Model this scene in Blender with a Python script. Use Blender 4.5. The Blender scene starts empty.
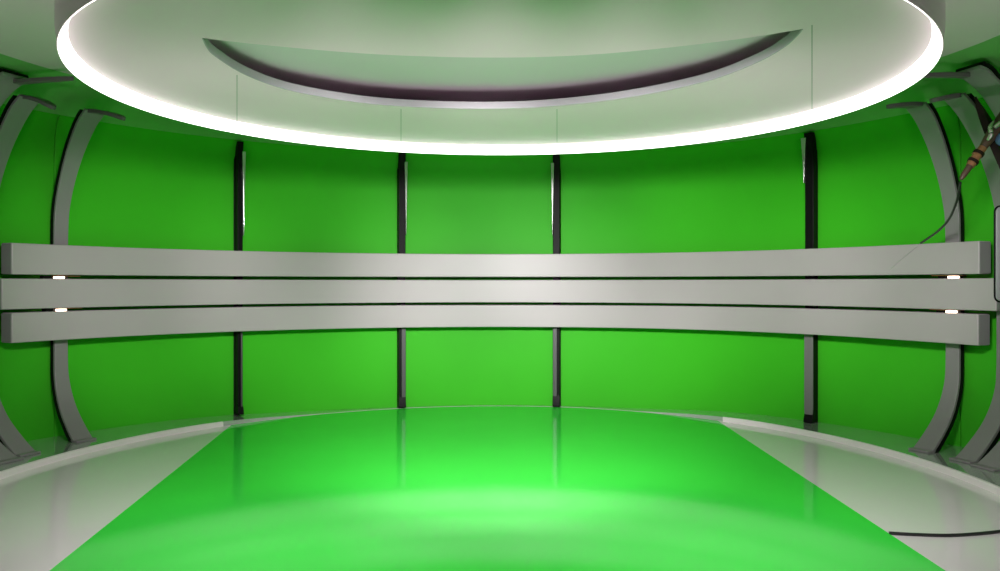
import bpy, bmesh, math
from mathutils import Vector
sc = bpy.context.scene
COL = sc.collection
R = math.radians

# ------------------------------------------------------------------ set-up
F = 854.0            # focal length in pixels of the 1000 px wide frame
PX, PY = 500.0, 284.0
HC = 1.53            # lens height
CY = 5.75            # centre of the round set
RW = 5.0             # front face of the green wall panels
DZ = 5.4             # centre of the ceiling disc
LEDGE_C, LEDGE_A, LEDGE_B, LEDGE_H = 6.35, (3.92, 3.61), 4.33, 0.052

def ground(px, py, z=0.0):
    d = F * (HC - z) / (py - PY)
    return Vector(((px - PX) / F * d, d, z))
def over(px, py, h):
    d = F * h / (PY - py)
    return ((px - PX) / F * d, d)
def at(px, py, d):
    return Vector(((px - PX) / F * d, d, HC - (py - PY) / F * d))
def pull(a):
    """the right wing of the set closes in a little"""
    t = min(1.0, max(0.0, (a - R(18)) / R(50)))
    return 0.36 * t * t * (3 - 2 * t)
def polar(a, r, h):
    r -= pull(a)
    return Vector((r * math.sin(a), CY + r * math.cos(a), HC + h))
def ang_at(px, r):
    """angle on the set's curve of radius r (far side) seen at pixel column px"""
    lo, hi = -R(95), R(95)
    for _ in range(60):
        m_ = (lo + hi) / 2; p = polar(m_, r, 0)
        if p.x / p.y * F + PX < px: lo = m_
        else: hi = m_
    return lo

# ------------------------------------------------------------------ materials
def mat(name, col, rough=0.5, metal=0.0, spec=0.5, noise=0.0, nscale=3.0, bump=0.0, bscale=40.0, coat=0.0, rvar=0.0):
    m = bpy.data.materials.new(name); m.use_nodes = True
    nt = m.node_tree; b = nt.nodes['Principled BSDF']
    b.inputs['Base Color'].default_value = (*col, 1)
    b.inputs['Roughness'].default_value = rough
    b.inputs['Metallic'].default_value = metal
    b.inputs['Specular IOR Level'].default_value = spec
    b.inputs['Coat Weight'].default_value = coat
    b.inputs['Coat Roughness'].default_value = 0.08
    tc = nt.nodes.new('ShaderNodeTexCoord')
    if noise or rvar:
        n = nt.nodes.new('ShaderNodeTexNoise'); n.inputs['Scale'].default_value = nscale
        n.inputs['Detail'].default_value = 4
        nt.links.new(tc.outputs['Object'], n.inputs['Vector'])
        if noise:
            r = nt.nodes.new('ShaderNodeValToRGB')
            r.color_ramp.elements[0].position = 0.3; r.color_ramp.elements[1].position = 0.7
            r.color_ramp.elements[0].color = (*[c * (1 - noise) for c in col], 1)
            r.color_ramp.elements[1].color = (*[min(1, c * (1 + noise)) for c in col], 1)
            nt.links.new(n.outputs['Fac'], r.inputs['Fac'])
            nt.links.new(r.outputs['Color'], b.inputs['Base Color'])
        if rvar:
            q = nt.nodes.new('ShaderNodeMapRange')
            q.inputs['To Min'].default_value = max(0.01, rough - rvar); q.inputs['To Max'].default_value = rough + rvar
            nt.links.new(n.outputs['Fac'], q.inputs['Value'])
            nt.links.new(q.outputs['Result'], b.inputs['Roughness'])
    if bump:
        n2 = nt.nodes.new('ShaderNodeTexNoise'); n2.inputs['Scale'].default_value = bscale
        bp = nt.nodes.new('ShaderNodeBump'); bp.inputs['Strength'].default_value = bump; bp.inputs['Distance'].default_value = 0.002
        nt.links.new(tc.outputs['Object'], n2.inputs['Vector'])
        nt.links.new(n2.outputs['Fac'], bp.inputs['Height']); nt.links.new(bp.outputs['Normal'], b.inputs['Normal'])
    return m
def emit(name, col, s):
    m = bpy.data.materials.new(name); m.use_nodes = True
    b = m.node_tree.nodes['Principled BSDF']
    b.inputs['Base Color'].default_value = (*col, 1)
    b.inputs['Emission Color'].default_value = (*col, 1)
    b.inputs['Emission Strength'].default_value = s
    return m

M = {
 'wall':   mat('green_panel_paint', (0.050, 0.46, 0.017), 0.48, spec=0.13, noise=0.05, nscale=0.7),
 'cove':   mat('cove_green_bounce', (0.17, 0.44, 0.13), 0.4, noise=0.03, nscale=0.8),  # ceiling cove: green reflected from the walls put into its colour
 'mat':    mat('green_vinyl', (0.045, 0.72, 0.065), 0.09, spec=0.24, noise=0.03, nscale=1.0, rvar=0.03),
 'floor':  mat('white_gloss_floor', (0.78, 0.71, 0.74), 0.09, noise=0.02, nscale=0.8, rvar=0.02),
 'ledge':  mat('grey_gloss_ledge', (0.40, 0.42, 0.40), 0.07, spec=0.9, rvar=0.02, coat=1.0),
 'kerb':   mat('white_kerb', (0.84, 0.74, 0.79), 0.35),
 'bar':    mat('pale_grey_lacquer', (0.43, 0.36, 0.40), 0.38, noise=0.02, nscale=1.5),
 'rib':    mat('grey_rib_paint', (0.25, 0.22, 0.24), 0.42, noise=0.04, nscale=2),
 'arm':    mat('shaded_rib_paint', (0.13, 0.105, 0.12), 0.5),  # rib paint darkened: shade on the arms' unlit underside put into the colour
 'cap':    mat('darker_bar_end', (0.22, 0.215, 0.215), 0.5),
 'black':  mat('black_rail', (0.005, 0.004, 0.005), 0.45, spec=0.12),
 'sleeve': mat('dark_grey_metal', (0.07, 0.06, 0.072), 0.4, metal=0.0),
 'sleeve_pale': mat('mid_grey_metal', (0.17, 0.15, 0.165), 0.4),
 'silver': mat('silver_edge', (0.75, 0.72, 0.74), 0.2, metal=0.8),
 'ceil':   mat('white_ceiling', (0.64, 0.55, 0.57), 0.38, noise=0.015, nscale=1.0),
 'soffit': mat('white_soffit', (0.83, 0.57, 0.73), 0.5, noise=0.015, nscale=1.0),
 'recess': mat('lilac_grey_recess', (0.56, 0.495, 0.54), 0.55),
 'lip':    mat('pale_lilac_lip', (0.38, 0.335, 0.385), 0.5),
 'seam':   mat('grey_seam', (0.36, 0.31, 0.33), 0.6),
 'shell':  mat('dark_backing', (0.012, 0.03, 0.010), 0.7),
 'cable':  mat('black_rubber', (0.012, 0.011, 0.012), 0.4),
 'lead':   mat('grey_lead', (0.42, 0.40, 0.41), 0.5),
 'copper': mat('copper_bracket', (0.55, 0.22, 0.10), 0.3, metal=0.7),
 'brown':  mat('brown_grip', (0.075, 0.038, 0.026), 0.5, noise=0.3, nscale=30, bump=0.4),
 'darkbrown': mat('dark_brown_leather', (0.016, 0.008, 0.006), 0.5, spec=0.2, noise=0.3, nscale=18),
 'tan':    mat('worn_tan_metal', (0.34, 0.15, 0.075), 0.36, metal=0.4, noise=0.3, nscale=25),
 'steel':  mat('bright_steel', (0.7, 0.66, 0.62), 0.25, metal=0.9),
 'blue':   mat('blue_lens', (0.10, 0.16, 0.35), 0.12),
 'device': mat('grey_lilac_plastic', (0.30, 0.28, 0.31), 0.3),
 'led':    emit('ring_led', (1.0, 0.985, 0.95), 2.3),
 'spot':   emit('warm_spot_led', (1.0, 0.80, 0.62), 4.0),
}

# ------------------------------------------------------------------ helpers
def obj(name, bm, m, parent=None, smooth=True, bevel=0.0, angle=35):
    bmesh.ops.recalc_face_normals(bm, faces=bm.faces)
    me = bpy.data.meshes.new(name); bm.to_mesh(me); bm.free()
    me.materials.append(M[m])
    o = bpy.data.objects.new(name, me); COL.objects.link(o)
    if parent:
        o.parent = parent
        o.matrix_parent_inverse = parent.matrix_basis.inverted()
    if bevel:
        b = o.modifiers.new('bevel', 'BEVEL'); b.width = bevel; b.segments = 3; b.limit_method = 'ANGLE'
        b.angle_limit = R(40)
    if smooth:
        for p in me.polygons: p.use_smooth = True
        me.set_sharp_from_angle(angle=R(angle))
    return o
def tag(o, label, cat, group=None):
    o['label'] = label; o['category'] = cat
    if group: o['group'] = group
    return o
def struct(o):
    o['kind'] = 'structure'; return o
def thing(name, loc, label, cat, group=None):
    o = bpy.data.objects.new(name, None); o.location = loc; o.empty_display_size = 0.1
    COL.objects.link(o)
    return tag(o, label, cat, group)
def loft(rings, closed=True, caps=True, loop=False):
    """rings: list of lists of points; skins them"""
    bm = bmesh.new()
    vs = [[bm.verts.new(p) for p in r] for r in rings]
    n = len(vs[0])
    pairs = list(zip(vs, vs[1:])) + ([(vs[-1], vs[0])] if loop else [])
    for a, b in pairs:
        for i in range(n if closed else n - 1):
            j = (i + 1) % n
            try: bm.faces.new((a[i], a[j], b[j], b[i]))
            except ValueError: pass
    if caps and not loop:
        bm.faces.new(vs[0][::-1]); bm.faces.new(vs[-1])
    return bm
def sweep_arc(profile, a0, a1, step=1.2):
    n = max(1, int(abs(math.degrees(a1 - a0)) / step))
    return loft([[polar(a0 + (a1 - a0) * i / n, r, h) for r, h in profile] for i in range(n + 1)])
def thick(line, t):
    """closed profile from an (r,h) polyline, thickened outward (larger r / up)"""
    out = []
    for i, (r, h) in enumerate(line):
        p = line[max(0, i - 1)]; q = line[min(len(line) - 1, i + 1)]
        d = Vector((q[0] - p[0], q[1] - p[1])).normalized()
        out.append((r + d.y * t, h - d.x * t))
    return line + out[::-1]
def smooth_line(pts, n=6):
    """Catmull-Rom through n-d points"""
    P = [Vector(p) for p in pts]; out = []
    for i in range(len(P) - 1):
        p0 = P[max(0, i - 1)]; p1 = P[i]; p2 = P[i + 1]; p3 = P[min(len(P) - 1, i + 2)]
        for k in range(n):
            t = k / n
            out.append(0.5 * ((2 * p1) + (-p0 + p2) * t + (2 * p0 - 5 * p1 + 4 * p2 - p3) * t * t + (-p0 + 3 * p1 - 3 * p2 + p3) * t ** 3))
    out.append(P[-1].copy())
    return out
def band(a, path, t0, t1, off=0.0):
    """bent flat strip at angle a. path: (r,h,width); occupies normals t0..t1 (outward +)"""
    er = Vector((math.sin(a), math.cos(a), 0)); et = Vector((math.cos(a), -math.sin(a), 0)); ez = Vector((0, 0, 1))
    rings = []
    for i, (r, h, w) in enumerate(path):
        p = path[max(0, i - 1)]; q = path[min(len(path) - 1, i + 1)]
        d = Vector((q[0] - p[0], q[1] - p[1])).normalized()
        nr, nh = d.y, -d.x
        c = Vector((0, CY, HC)) + et * off - er * pull(a)
        a_ = c + er * (r + nr * t0) + ez * (h + nh * t0)
        b_ = c + er * (r + nr * t1) + ez * (h + nh * t1)
        rings.append([a_ - et * w / 2, a_ + et * w / 2, b_ + et * w / 2, b_ - et * w / 2])
    return loft(rings)
def tube(pts, rad, seg=10, n=8):
    P = smooth_line(pts, n) if n else [Vector(p) for p in pts]
    rs = rad if isinstance(rad, (list, tuple)) else None
    rings = []
    up = Vector((0, 0, 1))
    for i, p in enumerate(P):
        d = (P[min(len(P) - 1, i + 1)] - P[max(0, i - 1)]).normalized()
        u = d.cross(up)
        if u.length < 1e-3: u = d.cross(Vector((1, 0, 0)))
        u.normalize(); v = u.cross(d)
        if rs:
            f = i / (len(P) - 1) * (len(rs) - 1); k = min(int(f), len(rs) - 2); rr = rs[k] + (rs[k + 1] - rs[k]) * (f - k)
        else: rr = rad
        rings.append([p + (u * math.cos(2 * math.pi * s / seg) + v * math.sin(2 * math.pi * s / seg)) * rr for s in range(seg)])
    return loft(rings)
def obox(c, ex, ey, ez, sx, sy, sz):
    c = Vector(c); q = []
    for z in (-1, 1):
        q.append([c + ex * sx / 2 * x + ey * sy / 2 * y + ez * sz / 2 * z for x, y in ((-1, -1), (1, -1), (1, 1), (-1, 1))])
    return loft(q)
def slab(loop2d, z0, z1, hole=None):
    bm = bmesh.new()
    def ring(l, z): return [bm.verts.new((x, y, z)) for x, y in l]
    loops = [loop2d] + ([hole] if hole else [])
    V = [(ring(l, z0), ring(l, z1)) for l in loops]
    for lv in (0, 1):
        ed = []
        for v in V:
            r = v[lv]
            ed += [bm.edges.new((r[i], r[(i + 1) % len(r)])) for i in range(len(r))]
        bmesh.ops.triangle_fill(bm, use_beauty=True, edges=ed)
    for a, b in V:
        for i in range(len(a)):
            j = (i + 1) % len(a)
            bm.faces.new((a[i], a[j], b[j], b[i]))
    return bm

# ------------------------------------------------------------------ the shell
A_END = R(104)
wall_line = [(RW, -HC), (RW, 0.0), (RW, 0.9), (RW, 1.25), (RW - 0.012, 1.42), (RW - 0.04, 1.55), (RW - 0.085, 1.63)]
cove_line = [(RW - 0.085, 1.63), (RW - 0.12, 1.665), (RW - 0.19, 1.70), (RW - 0.36, 1.75), (RW - 0.62, 1.775), (RW - 1.05, 1.78)]
shell_line = [(r + 0.075, h + (0.05 if h > 1 else 0)) for r, h in wall_line + cove_line]
struct(obj('wall_back', sweep_arc(thick(shell_line, 0.06), -A_END, A_END), 'shell'))

def circle(cx, cy, r, n=128, rb=None):
    rb = rb or r
    return [(cx + r * math.sin(2 * math.pi * i / n), cy + rb * math.cos(2 * math.pi * i / n)) for i in range(n)]
struct(obj('floor', slab(circle(0, 5.0, 7.2), -0.15, 0.0), 'floor', smooth=False))

RO, HO = 0.4603 * DZ, 0.2206 * DZ        # outer, lower rim of the light ring
RI, HI = 0.4515 * DZ, 0.2360 * DZ        # inner, upper edge of the light ring
HT = 1.78
struct(obj('ceiling', slab(circle(0, CY, RW + 1.6, 160), HC + HT + 0.10, HC + HT + 0.22), 'ceil', smooth=False))
# flat ceiling round the disc
ann = [[Vector((r * math.sin(a), yc + r * math.cos(a), HC + h)) for r, h, yc in ((RO - 0.3, HT, DZ), (RO - 0.3, HT + 0.1, DZ), (RW - 1.04, HT + 0.1, CY), (RW - 1.04, HT, CY))]
       for a in [2 * math.pi * i / 160 for i in range(160)]]
struct(obj('ceiling', loft(ann, loop=True), 'ceil', smooth=False))

# raised ledge round the floor
NL = 150
led, ker = [], ([], [])
for i in range(NL + 1):
    a = -R(112) + R(224) * i / NL
    inn = Vector((LEDGE_A[a > 0] * math.sin(a), LEDGE_C + LEDGE_B * math.cos(a), 0))
    xs = 2.93 if inn.x < 0 else 2.44
    q = min(1, max(0, (abs(inn.x) - xs + 1.0) / 1.3)); q = q * q * (3 - 2 * q)
    LH = 0.004 + (LEDGE_H - 0.004) * (q if inn.y > CY else 1)
    d = Vector((inn.x, inn.y - CY, 0)); r_in = d.length; e = d / r_in
    r_out = max(r_in + 0.035, RW + 0.07 - pull(math.atan2(d.x, d.y)))
    o = Vector((0, CY, 0))
    led.append([o + e * (r_in + 0.03), o + e * (r_in + 0.03) + Vector((0, 0, LH)),
                o + e * r_out + Vector((0, 0, LH)), o + e * r_out])
    if abs(inn.x) > xs or inn.y < CY:
        ker[0 if inn.x < 0 else 1].append([o + e * r_in, o + e * (r_in + 0.004) + Vector((0, 0, LH - 0.004)), o + e * (r_in + 0.010) + Vector((0, 0, LH + 0.003)),
                o + e * (r_in + 0.03) + Vector((0, 0, LH + 0.003)), o + e * (r_in + 0.03)])
struct(obj('trim_1', loft(led), 'ledge'))
struct(obj('trim_2', loft(ker[0]), 'kerb'))
struct(obj('trim_3', loft(ker[1]), 'kerb'))

# ------------------------------------------------------------------ green wall panels
POSTS = [237, 401, 557, 813.5]
PA = [ang_at(p, RW) for p in POSTS]
RIBS = [(ang_at(-44, RW - 0.115), 'l3'), (-R(68.2), 'l2'), (-R(59.7), 'l1'), (ang_at(952, RW - 0.115), 'r1'), (ang_at(1003, RW - 0.115), 'r2'), (ang_at(1034, RW - 0.115), 'r3')]
edges = [(-A_END, RIBS[1][0]), (RIBS[1][0], RIBS[2][0]), (RIBS[2][0], PA[0]), (PA[0], PA[1]), (PA[1], PA[2]), (PA[2], PA[3]), (PA[3], RIBS[3][0]), (RIBS[3][0], RIBS[4][0]), (RIBS[4][0], A_END)]
plab = [
 'green wall panel at the far left picture edge, left of the partly cut grey rib',
 'narrow green wall panel between the fully visible left rib and the partly cut one',
 'wide green wall panel between the left grey rib and the first black post',
 'green wall panel between the first and second black posts from the left',
 'green wall panel in the middle between the second and third black posts',
 'widest green wall panel between the third and fourth black posts',
 'green wall panel right of the fourth post, left of the curved grey rib',
 'narrow green wall panel between the two right grey ribs, behind the bar ends',
 'green wall panel at the far right edge behind the dark boom arm']
for (a0, a1), lb in zip(edges, plab):
    gap = lambda a: (0.075, 0.094, 0.094, 0.102)[PA.index(a)] / 2 / RW if a in PA else 0.0006
    g0, g1 = gap(a0), gap(a1)
    prof = thick([(RW, -HC + 0.002)] + wall_line[1:], 0.05)
    n_ = max(2, int(abs(math.degrees(a1 - a0)) / 1.2)); rings = []
    for i_ in range(n_ + 1):
        f_ = i_ / n_
        # the boards meet above the posts and leave a slot for the posts below
        rings.append([polar((a0 + g0 + (a1 - g1 - a0 - g0) * f_) if h < 1.5 else (a0 + 0.0006 + (a1 - a0 - 0.0012) * f_), r, h) for r, h in prof])
    tag(obj('wall_panel', loft(rings), 'wall', bevel=0.006, angle=50), lb, 'wall panel', 'green wall panels')

struct(obj('trim_4', sweep_arc(thick(cove_line, 0.05), -A_END, A_END), 'cove'))
# ------------------------------------------------------------------ black posts
post_lab = ['first slim black post from the left with a silver edge, beside the widest left panel',
            'second black post from the left, left of the middle green panel',
            'third black post from the left, right of the middle green panel',
            'rightmost thick black post with silver blade top and grey lower side']
side = [1, 1, -1, -1]
PF = [0.055, 0.014, 0.012, 0.055]
PW = [0.060, 0.085, 0.085, 0.095]
for k, a in enumerate(PA):
    w = PW[k]
    t = thing('wall_post', polar(a, RW - 0.1, -HC), post_lab[k], 'post', 'black wall posts')
    line = [(RW - 0.105, -HC + PF[k]), (RW - 0.105, -HC + 0.16), (RW - 0.105, 0.8), (RW - 0.108, 1.35), (RW - 0.135, 1.61)]
    pth = [(r, h, w) for r, h in line]
    obj('rail', band(a, pth, 0, 0.11), 'black', t, bevel=0.006)
    s = side[k]
    b0 = (0.55, 0.6, 0.6, 1.08)[k]; b1 = 1.50 if k != 3 else 1.56
    bl = [(RW - 0.128 - 0.012 * q, b0 + (b1 - b0) * q, 0.008 + (0.034 if k != 3 else 0.05) * q ** 1.5) for q in (0, .15, .3, .45, .6, .75, .88, .96, 1)]
    obj('silver_blade', band(a, [tuple(v) for v in bl], 0.0, 0.03, off=s * (w / 2 + 0.004)), 'silver', t, bevel=0.004)
    sw = w * (0.3, 0.6, 0.6, 1.0)[k]
    lo = [(RW - 0.125, -HC + 0.14, sw * 0.9), (RW - 0.125, -HC + 0.2, sw), (RW - 0.125, -0.50, sw)]
    obj('lower_sleeve', band(a, lo, 0, 0.02, off=s * w * (0.2 if k != 3 else 0.0)), 'sleeve' if k != 3 else 'sleeve_pale', t, bevel=0.004)
    ft = [(RW - 0.14, -HC + PF[k], w * 1.05), (RW - 0.14, -HC + PF[k] + 0.02, w * 1.05), (RW - 0.118, -HC + 0.15, w * 1.02)]
    obj('foot', band(a, ft, 0, 0.045), 'black', t, bevel=0.004)

# ------------------------------------------------------------------ curved ribs
rib_lab = {
 'l3': 'grey curved rib at the extreme left picture edge, mostly cut off',
 'l2': 'grey curved rib just left of the fully visible left rib, partly cut by picture edge',
 'l1': 'curved grey rib left of the widest left green panel, fully visible',
 'r1': 'curved grey rib on the right behind the right ends of the white bars',
 'r2': 'curved grey rib right of the bar ends, just behind the brown boom arm',
 'r3': 'rightmost grey curved rib at the picture edge, beyond the brown boom arm'}
for a, key in RIBS:
    t = thing('curved_rib', polar(a, RW - 0.4, -HC + LEDGE_H), rib_lab[key], 'rib', 'curved grey wall ribs')
    big = 1.0 if key[1] != '3' else 1.15
    fl_ = {'l1': 0.47, 'l2': 0.60, 'l3': 0.7, 'r1': 0.52, 'r2': 0.56, 'r3': 0.60}[key]     # how far the foot sweeps in
    fk = fl_ - 0.115; tp = {'r1': 0.92, 'r2': 1.05, 'r3': 1.0}.get(key, 1.0); dh = {'r1': 0.035, 'r2': 0.055, 'r3': -0.02, 'l3': -0.04}.get(key, 0.0)
    ctl = [(RW - fl_, -HC + LEDGE_H, 0.20), (RW - 0.115 - fk * 0.66, -HC + 0.18, 0.185), (RW - 0.115 - fk * 0.28, -HC + 0.37, 0.165), (RW - 0.115 - fk * 0.05, -HC + 0.60, 0.145), (RW - 0.115, -HC + 0.85, 0.135),
           (RW - 0.115, 0.0, 0.135), (RW - 0.117, 0.50, 0.14)] + [(RW - 0.115 - d_ * tp, h_ - dh, w_) for d_, h_, w_ in ((0.03, 0.76, 0.145), (0.12, 1.03, 0.155), (0.245, 1.28, 0.175), (0.395, 1.49, 0.195), (0.525, 1.60, 0.205))]
    if key[1] == '3': ctl += [(RW - 0.72, 1.645 - dh, 0.23), (RW - 0.80, 1.66 - dh, 0.25)]
    pth = [(v[0], v[1], v[2] * big) for v in smooth_line(ctl, 5)]
    obj('band', band(a, pth, 0, 0.028), 'rib', t, bevel=0.005)
    sg = 1 if a < 0 else -1                     # black strip added for the shadow gap, peeps out on the viewer's side
    back = [(r, h, w) for r, h, w in pth[1:-2]]
    obj('shadow_gap_strip', band(a, back, 0.029, 0.062, off=-sg * 0.004), 'black', t)
    r0, h0, r1, h1 = {'l1': (4.42, 1.59, 3.95, 1.48), 'l2': (4.40, 1.59, 4.09, 1.48), 'l3': (4.22, 1.655, 3.62, 1.64),
                      'r1': (4.44, 1.555, 4.06, 1.51), 'r2': (4.38, 1.535, 4.10, 1.48), 'r3': (4.22, 1.64, 3.70, 1.60)}[key]
    arm = smooth_line([(r0 + (r1 - r0) * t_, h0 + (h1 - h0) * t_ ** 1.6, w_) for t_, w_ in ((0, 0.15), (0.3, 0.145), (0.6, 0.125), (0.85, 0.09), (1, 0.03))], 5)
    obj('top_arm', band(a, [(v[0], v[1], v[2] * (0.45 if key[1] == '3' else 1.0)) for v in arm], -0.0, 0.035), 'arm', t, bevel=0.006)
    ft = [(RW - fl_ - 0.04, -HC + LEDGE_H + 0.001, 0.205 * big), (RW - fl_ + 0.06, -HC + LEDGE_H + 0.001, 0.20 * big)]
    obj('foot_plate', band(a, ft, -0.018, 0.0), 'rib', t, bevel=0.004)

# ------------------------------------------------------------------ the three long bars
RB = RW - 0.255
bars = [('top', 12, 979, 0.369, 0.086, 'uppermost of the three long curved white wall bars'),
        ('mid', 2, 996, 0.049, -0.227, 'middle and longest of the three curved white wall bars'),
        ('low', 12, 978, -0.258, -0.529, 'lowest of the three long curved white wall bars')]
for nm, p0, p1, h1, h0, lb in bars:
    a0, a1 = ang_at(p0, RB), ang_at(p1, RB)
    t = thing('wall_bar', polar(0, RB, h0), lb, 'wall bar', 'curved white wall bars')
    obj('bar_body', sweep_arc([(RB, h0), (RB, h1), (RB + 0.135, h1), (RB + 0.135, h0)], a0, a1, 1.0), 'bar', t, bevel=0.008)
    for a_, s_ in ((a0, -1), (a1, 1)):
        e0, e1 = sorted((a_ + s_ * 0.0002, a_ + s_ * 0.0016))
        obj('end_face_plate', sweep_arc([(RB + 0.006, h0 + 0.006), (RB + 0.006, h1 - 0.006), (RB + 0.129, h1 - 0.006), (RB + 0.129, h0 + 0.006)], e0, e1), 'cap', t)  # thin plate added to make the bar's end face darker

# warm spots between the bars by the ribs
spots = [(62, 0.0505, 'small warm glowing spotlight in the upper bar gap at left'), (64, -0.2195, 'small warm glowing spotlight in the lower bar gap at left'),
         (950, 0.0505, 'small warm glowing spotlight in the upper bar gap at right'), (948, -0.2195, 'small warm glowing spotlight in the lower bar gap at right')]
for i, (px, hb, lb) in enumerate(spots):
    hb = hb if hb > 0 else -0.2565
    a = ang_at(px, RB); s = 1 if a < 0 else -1
    er = Vector((math.sin(a), math.cos(a), 0)); et = Vector((math.cos(a), -math.sin(a), 0)); ez = Vector((0, 0, 1))
    t = thing('bar_spotlight', polar(a, RB + 0.03, hb), lb, 'spotlight', 'warm spotlights between the bars')
    c = polar(a, RB + 0.045, hb + 0.017)
    rings = []
    for k in range(2):
        rings.append([c + et * (0.054 * math.cos(q)) - er * (0.030 * math.sin(q) + 0.0) + ez * (0.003 if k else -0.017) for q in [2 * math.pi * j / 28 for j in range(28)]])
    obj('lens', loft(rings), 'spot', t, bevel=0.003)
    obj('copper_plate', obox(c + et * s * 0.06 + er * 0.02 + ez * 0.008, et, er, ez, 0.28, 0.10, 0.006), 'copper', t, bevel=0.002)
    obj('clamp', obox(c - et * 0.115 + er * 0.03 - ez * 0.003, et, er, ez, 0.075, 0.07, 0.028), 'black', t, bevel=0.003)

# ------------------------------------------------------------------ ceiling disc with crescent recess and light ring
far = [(202, 38), (207, 48), (215, 56), (240, 72), (270, 84.5), (300, 92.5), (340, 99.5), (380, 104.5), (430, 107.5), (480, 108.5), (530, 107.5), (580, 103.5), (630, 97), (680, 87.5), (720, 77), (760, 61), (785, 46.5), (797, 36), (803, 29)]
near = [(803, 29), (760, 36), (720, 41.5), (660, 48.5), (600, 54), (540, 57), (480, 57.5), (430, 56.5), (380, 54.5), (330, 51), (280, 46.5), (240, 42.5), (202, 38)]
fw = [over(x, y, HI) for x, y in far]; nw = [over(x, y, HI) for x, y in near]
fl = [(v[0], v[1]) for v in smooth_line([(*p, 0) for p in fw], 4)]
nl = [(v[0], v[1]) for v in smooth_line([(*p, 0) for p in nw], 4)]
hole = fl[:-1] + nl[:-1]
TS = 0.045
disc = thing('ceiling_disc', (0, DZ, HC + HI), 'large round dropped white ceiling disc with a grey crescent shaped recess', 'ceiling disc')
obj('soffit', slab(circle(0, DZ, RI + 0.005, 160), HC + HI, HC + HI + TS, hole), 'soffit', disc, smooth=False)
# the pale lip lining the far edge of the cut-out, and a thin one on the near edge
def strip(line, z0, z1, t):
    rings = []
    for i, (x, y) in enumerate(line):
        p = Vector(line[max(0, i - 1)]); q = Vector(line[min(len(line) - 1, i + 1)])
        d = (q - p).normalized(); n = Vector((d.y, -d.x)) * t
        rings.append([(x, y, z0), (x, y, z1), (x + n.x, y + n.y, z1), (x + n.x, y + n.y, z0)])
    return loft(rings)
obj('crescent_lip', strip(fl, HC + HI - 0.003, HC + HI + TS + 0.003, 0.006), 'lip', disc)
# grey box over the cut-out
cx = sum(p[0] for p in hole) / len(hole); cy = sum(p[1] for p in hole) / len(hole)
bm = bmesh.new()
RC = RI - 0.07
prev = None
for k in range(15):
    q = k / 14.0                                   # 1 = rim, 0 = middle
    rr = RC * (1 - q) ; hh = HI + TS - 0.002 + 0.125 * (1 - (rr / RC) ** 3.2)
    if k == 14: cur = [bm.verts.new((0, DZ, HC + hh))]
    else: cur = [bm.verts.new((rr * math.sin(2 * math.pi * i / 96), DZ + rr * math.cos(2 * math.pi * i / 96), HC + hh)) for i in range(96)]
    if prev:
        for i in range(96):
            j = (i + 1) % 96
            if len(cur) == 1: bm.faces.new((prev[i], prev[j], cur[0]))
            else: bm.faces.new((prev[i], prev[j], cur[j], cur[i]))
    prev = cur
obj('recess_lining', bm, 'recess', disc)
# panel seams
seams = [(237, 75, 131), (401, 109, 142), (557, 109, 142), (812, 25, 112)]
for px, y0, y1 in seams:
    p, q = over(px, y0, HI), over(px, y1, HI)
    d = Vector((q[0] - p[0], q[1] - p[1], 0)).normalized(); n = Vector((d.y, -d.x, 0))
    c = Vector(((p[0] + q[0]) / 2, (p[1] + q[1]) / 2, HC + HI - 0.0004))
    L = (Vector(q) - Vector(p)).length
    obj('panel_seam', obox(c, n, d, Vector((0, 0, 1)), 0.006, L, 0.0016), 'seam', disc, smooth=False)
# drum side
NR = 200
rim = []
for i in range(NR):
    a = 2 * math.pi * i / NR; s, c_ = math.sin(a), math.cos(a)
    P = lambda r, h: Vector((r * s, DZ + r * c_, HC + h))
    rim.append([P(RO, HO + 0.004), P(RO + 0.004, HO + 0.004), P(RO + 0.004, HT + 0.003), P(RI + 0.06, HT + 0.003), P(RI + 0.06, HI + 0.02)])
obj('drum_rim', loft(rim, loop=True), 'ceil', disc)
ring = thing('ring_light', (0, DZ, HC + HO), 'huge glowing white ring light around the edge of the ceiling disc', 'light')
rl = []
for i in range(NR):
    a = 2 * math.pi * i / NR; s, c_ = math.sin(a), math.cos(a)
    P = lambda r, h: Vector((r * s, DZ + r * c_, HC + h))
    rl.append([P(RO - 0.001, HO), P(RI, HI), P(RI + 0.012, HI + 0.012), P(RO - 0.001, HO + 0.012)])
obj('light_diffuser', loft(rl, loop=True), 'led', ring)

# ------------------------------------------------------------------ green floor sheet
lt, rt = ground(230, 426.5), ground(723, 424.5)
lb_, rb_ = ground(50, 571), ground(945, 571)
def ext(p, q, y): 
    k = (y - p.y) / (q.y - p.y); return (p.x + (q.x - p.x) * k, y)
def ell(x, sh=0.006): return LEDGE_C + LEDGE_B * math.sqrt(max(0, 1 - (x / LEDGE_A[x > 0]) ** 2)) - sh
def on_ell(p, q):
    lo, hi = 5.0, 11.0
    for _ in range(60):
        m_ = (lo + hi) / 2; x, y = ext(p, q, m_)
        if abs(x) < LEDGE_A[x > 0] and y < ell(x): lo = m_
        else: hi = m_
    return ext(p, q, lo)
TL, TR = on_ell(lb_, lt), on_ell(rb_, rt)
top = [(TL[0] + (TR[0] - TL[0]) * i / 40,) for i in range(41)]
top = [(x, ell(x)) for (x,) in top]
poly = [ext(lb_, lt, 0.2)] + top + [ext(rb_, rt, 0.2)]
sheet = obj('floor_sheet', slab(poly, 0.0005, 0.004), 'mat', smooth=False)
tag(sheet, 'large glossy bright green sheet covering the middle of the white floor', 'floor sheet')

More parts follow.
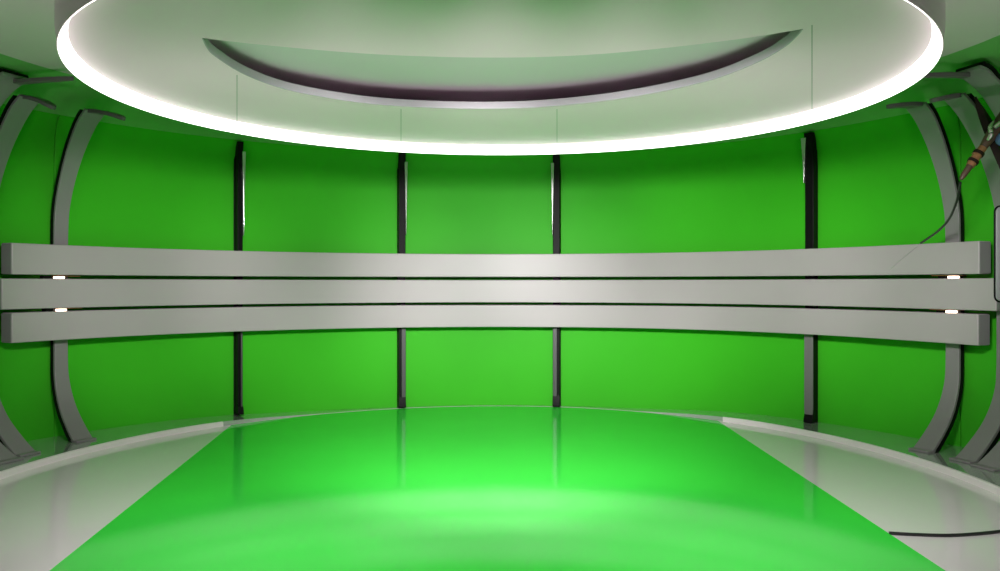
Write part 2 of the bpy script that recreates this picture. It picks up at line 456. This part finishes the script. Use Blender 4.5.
# ------------------------------------------------------------------ cables
pts = [ground(889, 533, 0.010), ground(915, 534.5, 0.010), ground(950, 535.3, 0.010), ground(985, 533, 0.010), ground(1012, 529.5, 0.010), ground(1060, 522, 0.010)]
c = obj('floor_cable', tube(pts, 0.010), 'cable')
tag(c, 'black cable lying on the white floor right of the green sheet', 'cable')

# ------------------------------------------------------------------ boom arm at the upper right
DB = 6.55
E = lambda px, py, d=DB: at(px, py, d)
boom = thing('boom_arm', E(1000, 122), 'brown and copper jointed boom arm hanging in at the upper right edge', 'boom arm')
obj('tip_sleeve', tube([E(961, 179.5), E(964, 174.5), E(972, 163)], [0.012, 0.022, 0.027], 14, 4), 'brown', boom)
obj('grip', tube([E(970, 166), E(974, 160), E(983, 147.5)], [0.030, 0.034, 0.031], 14, 4), 'tan', boom)
for x, y in ((973, 161.5), (978.5, 153.5)):
    obj('collar', tube([E(x - .8, y + 1.1), E(x + 1.0, y - 1.4)], [0.042, 0.042], 14, 1), 'darkbrown', boom)
obj('thumb_screw', tube([E(976, 158), E(973.5, 152.5)], [0.010, 0.014], 10, 1), 'tan', boom)
obj('clamp_body', tube([E(982, 149), E(989, 138.5), E(998, 126), E(1012, 106)], [0.026, 0.040, 0.048, 0.05], 14, 4), 'brown', boom)
obj('steel_clip', tube([E(988, 140, DB - .05), E(991, 134, DB - .07), E(990, 127, DB - .06), E(994, 121, DB - .03)], [0.012, 0.018, 0.016, 0.008], 10, 4), 'steel', boom)
obj('steel_clip', tube([E(994, 128, DB - .06), E(1003, 121, DB - .07), E(1008, 119, DB - .05)], [0.016, 0.020, 0.016], 10, 4), 'steel', boom)
bm = bmesh.new(); bmesh.ops.create_uvsphere(bm, u_segments=20, v_segments=12, radius=0.055)
for v in bm.verts: v.co += E(1003, 139, DB - 0.03)
obj('lens', bm, 'blue', boom)
# dark leather blade that hangs the arm from the rib
bl = smooth_line([(*E(975, 97, DB + .1), 0.012), (*E(980.5, 108, DB + .08), 0.075), (*E(989, 127, DB + .06), 0.125), (*E(997, 148, DB + .04), 0.115), (*E(1007, 178, DB), 0.06)], 5)
rings = []
for v in bl:
    p = Vector(v[:3]); w = v[3]
    rings.append([p + Vector((-w * .5, 0, w * .15)), p + Vector((0, -0.02, 0)), p + Vector((w * .5, 0, -w * .15)), p + Vector((0, 0.02, 0))])
obj('dark_strap', loft(rings), 'darkbrown', boom)
hook = [E(1008, 112), E(1018, 98, DB), E(1030, 84, DB + .0)]
obj('hanger_rod', tube(hook, 0.022, 12, 5), 'black', boom)

def onbar(px, py):
    d = polar(ang_at(px, RB - 0.004), RB - 0.004, 0).y
    return at(px, py, d)
hang = thing('hanging_cable', E(960.5, 182), 'thin black cable drooping from boom arm tip to the top white bar', 'cable')
obj('cord', tube([E(960.4, 182.3, 6.56), E(959.2, 189, 6.6), E(956.5, 202, 6.75), E(949, 219, 7.05), E(938, 231, 7.38), onbar(921, 243)], 0.010, 8, 8), 'cable', hang)
obj('thin_lead', tube([onbar(921, 243), onbar(912, 250.5), onbar(901, 259.5), onbar(891, 268.5)], 0.003, 8, 6), 'lead', hang)

# ------------------------------------------------------------------ device box at right edge
YB = 6.45
dv = thing('equipment_box', at(1012, 300, YB), 'grey rounded box with a black rim at right picture edge beside the bar ends', 'box')
def rrect(cx, cy, w, h, r, y, n=6):
    out = []
    for sx, sy, a0 in ((1, 1, 0), (-1, 1, 90), (-1, -1, 180), (1, -1, 270)):
        for k in range(n + 1):
            q = R(a0 + 90 * k / n)
            out.append(Vector((cx + sx * (w / 2 - r) + r * math.cos(q), y, cy + sy * (h / 2 - r) + r * math.sin(q))))
    return out
p0, p1 = at(993.5, 205, YB), at(993.5, 303, YB)
w_, h_ = 0.34, p0.z - p1.z
ccx, ccz = p0.x + w_ / 2, (p0.z + p1.z) / 2
obj('casing', loft([rrect(ccx, ccz, w_, h_, 0.05, YB), rrect(ccx + 0.03, ccz, w_ - 0.10, h_ - 0.08, 0.05, YB + 0.12)]), 'black', dv, bevel=0.008)
obj('front_cover', loft([rrect(ccx, ccz, w_ - 0.028, h_ - 0.028, 0.04, YB - 0.015), rrect(ccx, ccz, w_ - 0.028, h_ - 0.028, 0.04, YB + 0.002)]), 'device', dv, bevel=0.005)
rf = polar(RIBS[5][0], RW - 0.125, ccz - HC)
obj('wall_bracket', tube([(ccx + 0.05, YB + 0.115, ccz), (ccx + 0.12, YB + 0.25, ccz), rf], 0.022, 12, 5), 'black', dv)

# ------------------------------------------------------------------ light, camera, world
w = bpy.data.worlds.new('studio'); sc.world = w; w.use_nodes = True
bg = w.node_tree.nodes['Background']; bg.inputs['Color'].default_value = (1.0, 0.96, 0.98, 1); bg.inputs['Strength'].default_value = 0.2

# spots without fixtures, added to brighten walls, bars and floor
def spot(name, loc, to, pw, ang, blend, rad):
    l = bpy.data.lights.new(name, 'SPOT'); l.shadow_soft_size = rad; l.energy = pw; l.color = (1, 0.97, 0.97)
    l.spot_size = R(ang); l.spot_blend = blend
    o = bpy.data.objects.new(name, l); COL.objects.link(o)
    o.location = loc
    o.rotation_euler = (Vector(to) - o.location).to_track_quat('-Z', 'Y').to_euler()
HL = HC + 1.06
for px, x, pw in ((140, -1.2, 260), (320, -0.6, 300), (480, 0.0, 380), (630, 0.5, 320), (740, 0.9, 280), (890, 1.3, 260)):
    spot('fill_spot_down', (x, 3.3, HL), polar(ang_at(px, RW), RW, 0.10), pw * 2.35, 33, 1.0, 0.24)
spot('fill_spot_down', (0.0, 3.3, HL), (0.0, 8.5, 0), 1050, 58, 1.0, 0.14)
spot('fill_spot_down', (-1.0, 3.3, HL), (-2.2, 7.0, 0), 330, 90, 1.0, 0.16)
spot('fill_spot_down', (1.0, 3.3, HL), (2.2, 7.0, 0), 330, 90, 1.0, 0.16)
spot('fill_spot_down', (0.0, 3.3, HL), (0.0, 5.4, 0), 190, 96, 1.0, 0.16)
# unseen fill spots added near the floor to brighten the ceiling
for x, y, ty in ((-1.4, 2.0, 5.0), (1.4, 2.0, 5.0), (-0.5, 2.8, 5.3), (0.5, 2.8, 5.3), (-1.2, 3.6, 5.5), (1.2, 3.6, 5.5)):
    spot('fill_spot_up', (x, y, 0.12), (x * 0.8, ty + 0.7, HC + HI), 105, 62, 1.0, 0.28)
spot('fill_spot_up', (-3.3, 3.2, 0.12), (-3.5, 5.4, HC + HT), 150, 78, 1.0, 0.12)
spot('fill_spot_up', (3.3, 3.2, 0.12), (3.5, 5.4, HC + HT), 150, 78, 1.0, 0.12)

cam = bpy.data.cameras.new('camera'); co = bpy.data.objects.new('camera', cam); COL.objects.link(co)
co.location = (0, 0, HC); co.rotation_euler = (R(90), 0, 0)
cam.sensor_width = 36; cam.lens = 36 * F / 1000.0; cam.shift_y = -(285.5 - PY) / 1000.0
cam.clip_start = 0.05
sc.camera = co
vs = sc.view_settings
vs.view_transform = 'Standard'; vs.look = 'None'; vs.gamma = 1; vs.exposure = 0.0; vs.use_curve_mapping = False
sc.cycles.caustics_reflective = False; sc.cycles.caustics_refractive = False
sc.cycles.max_bounces = 10; sc.cycles.diffuse_bounces = 6; sc.cycles.glossy_bounces = 5
sc.cycles.sample_clamp_indirect = 6
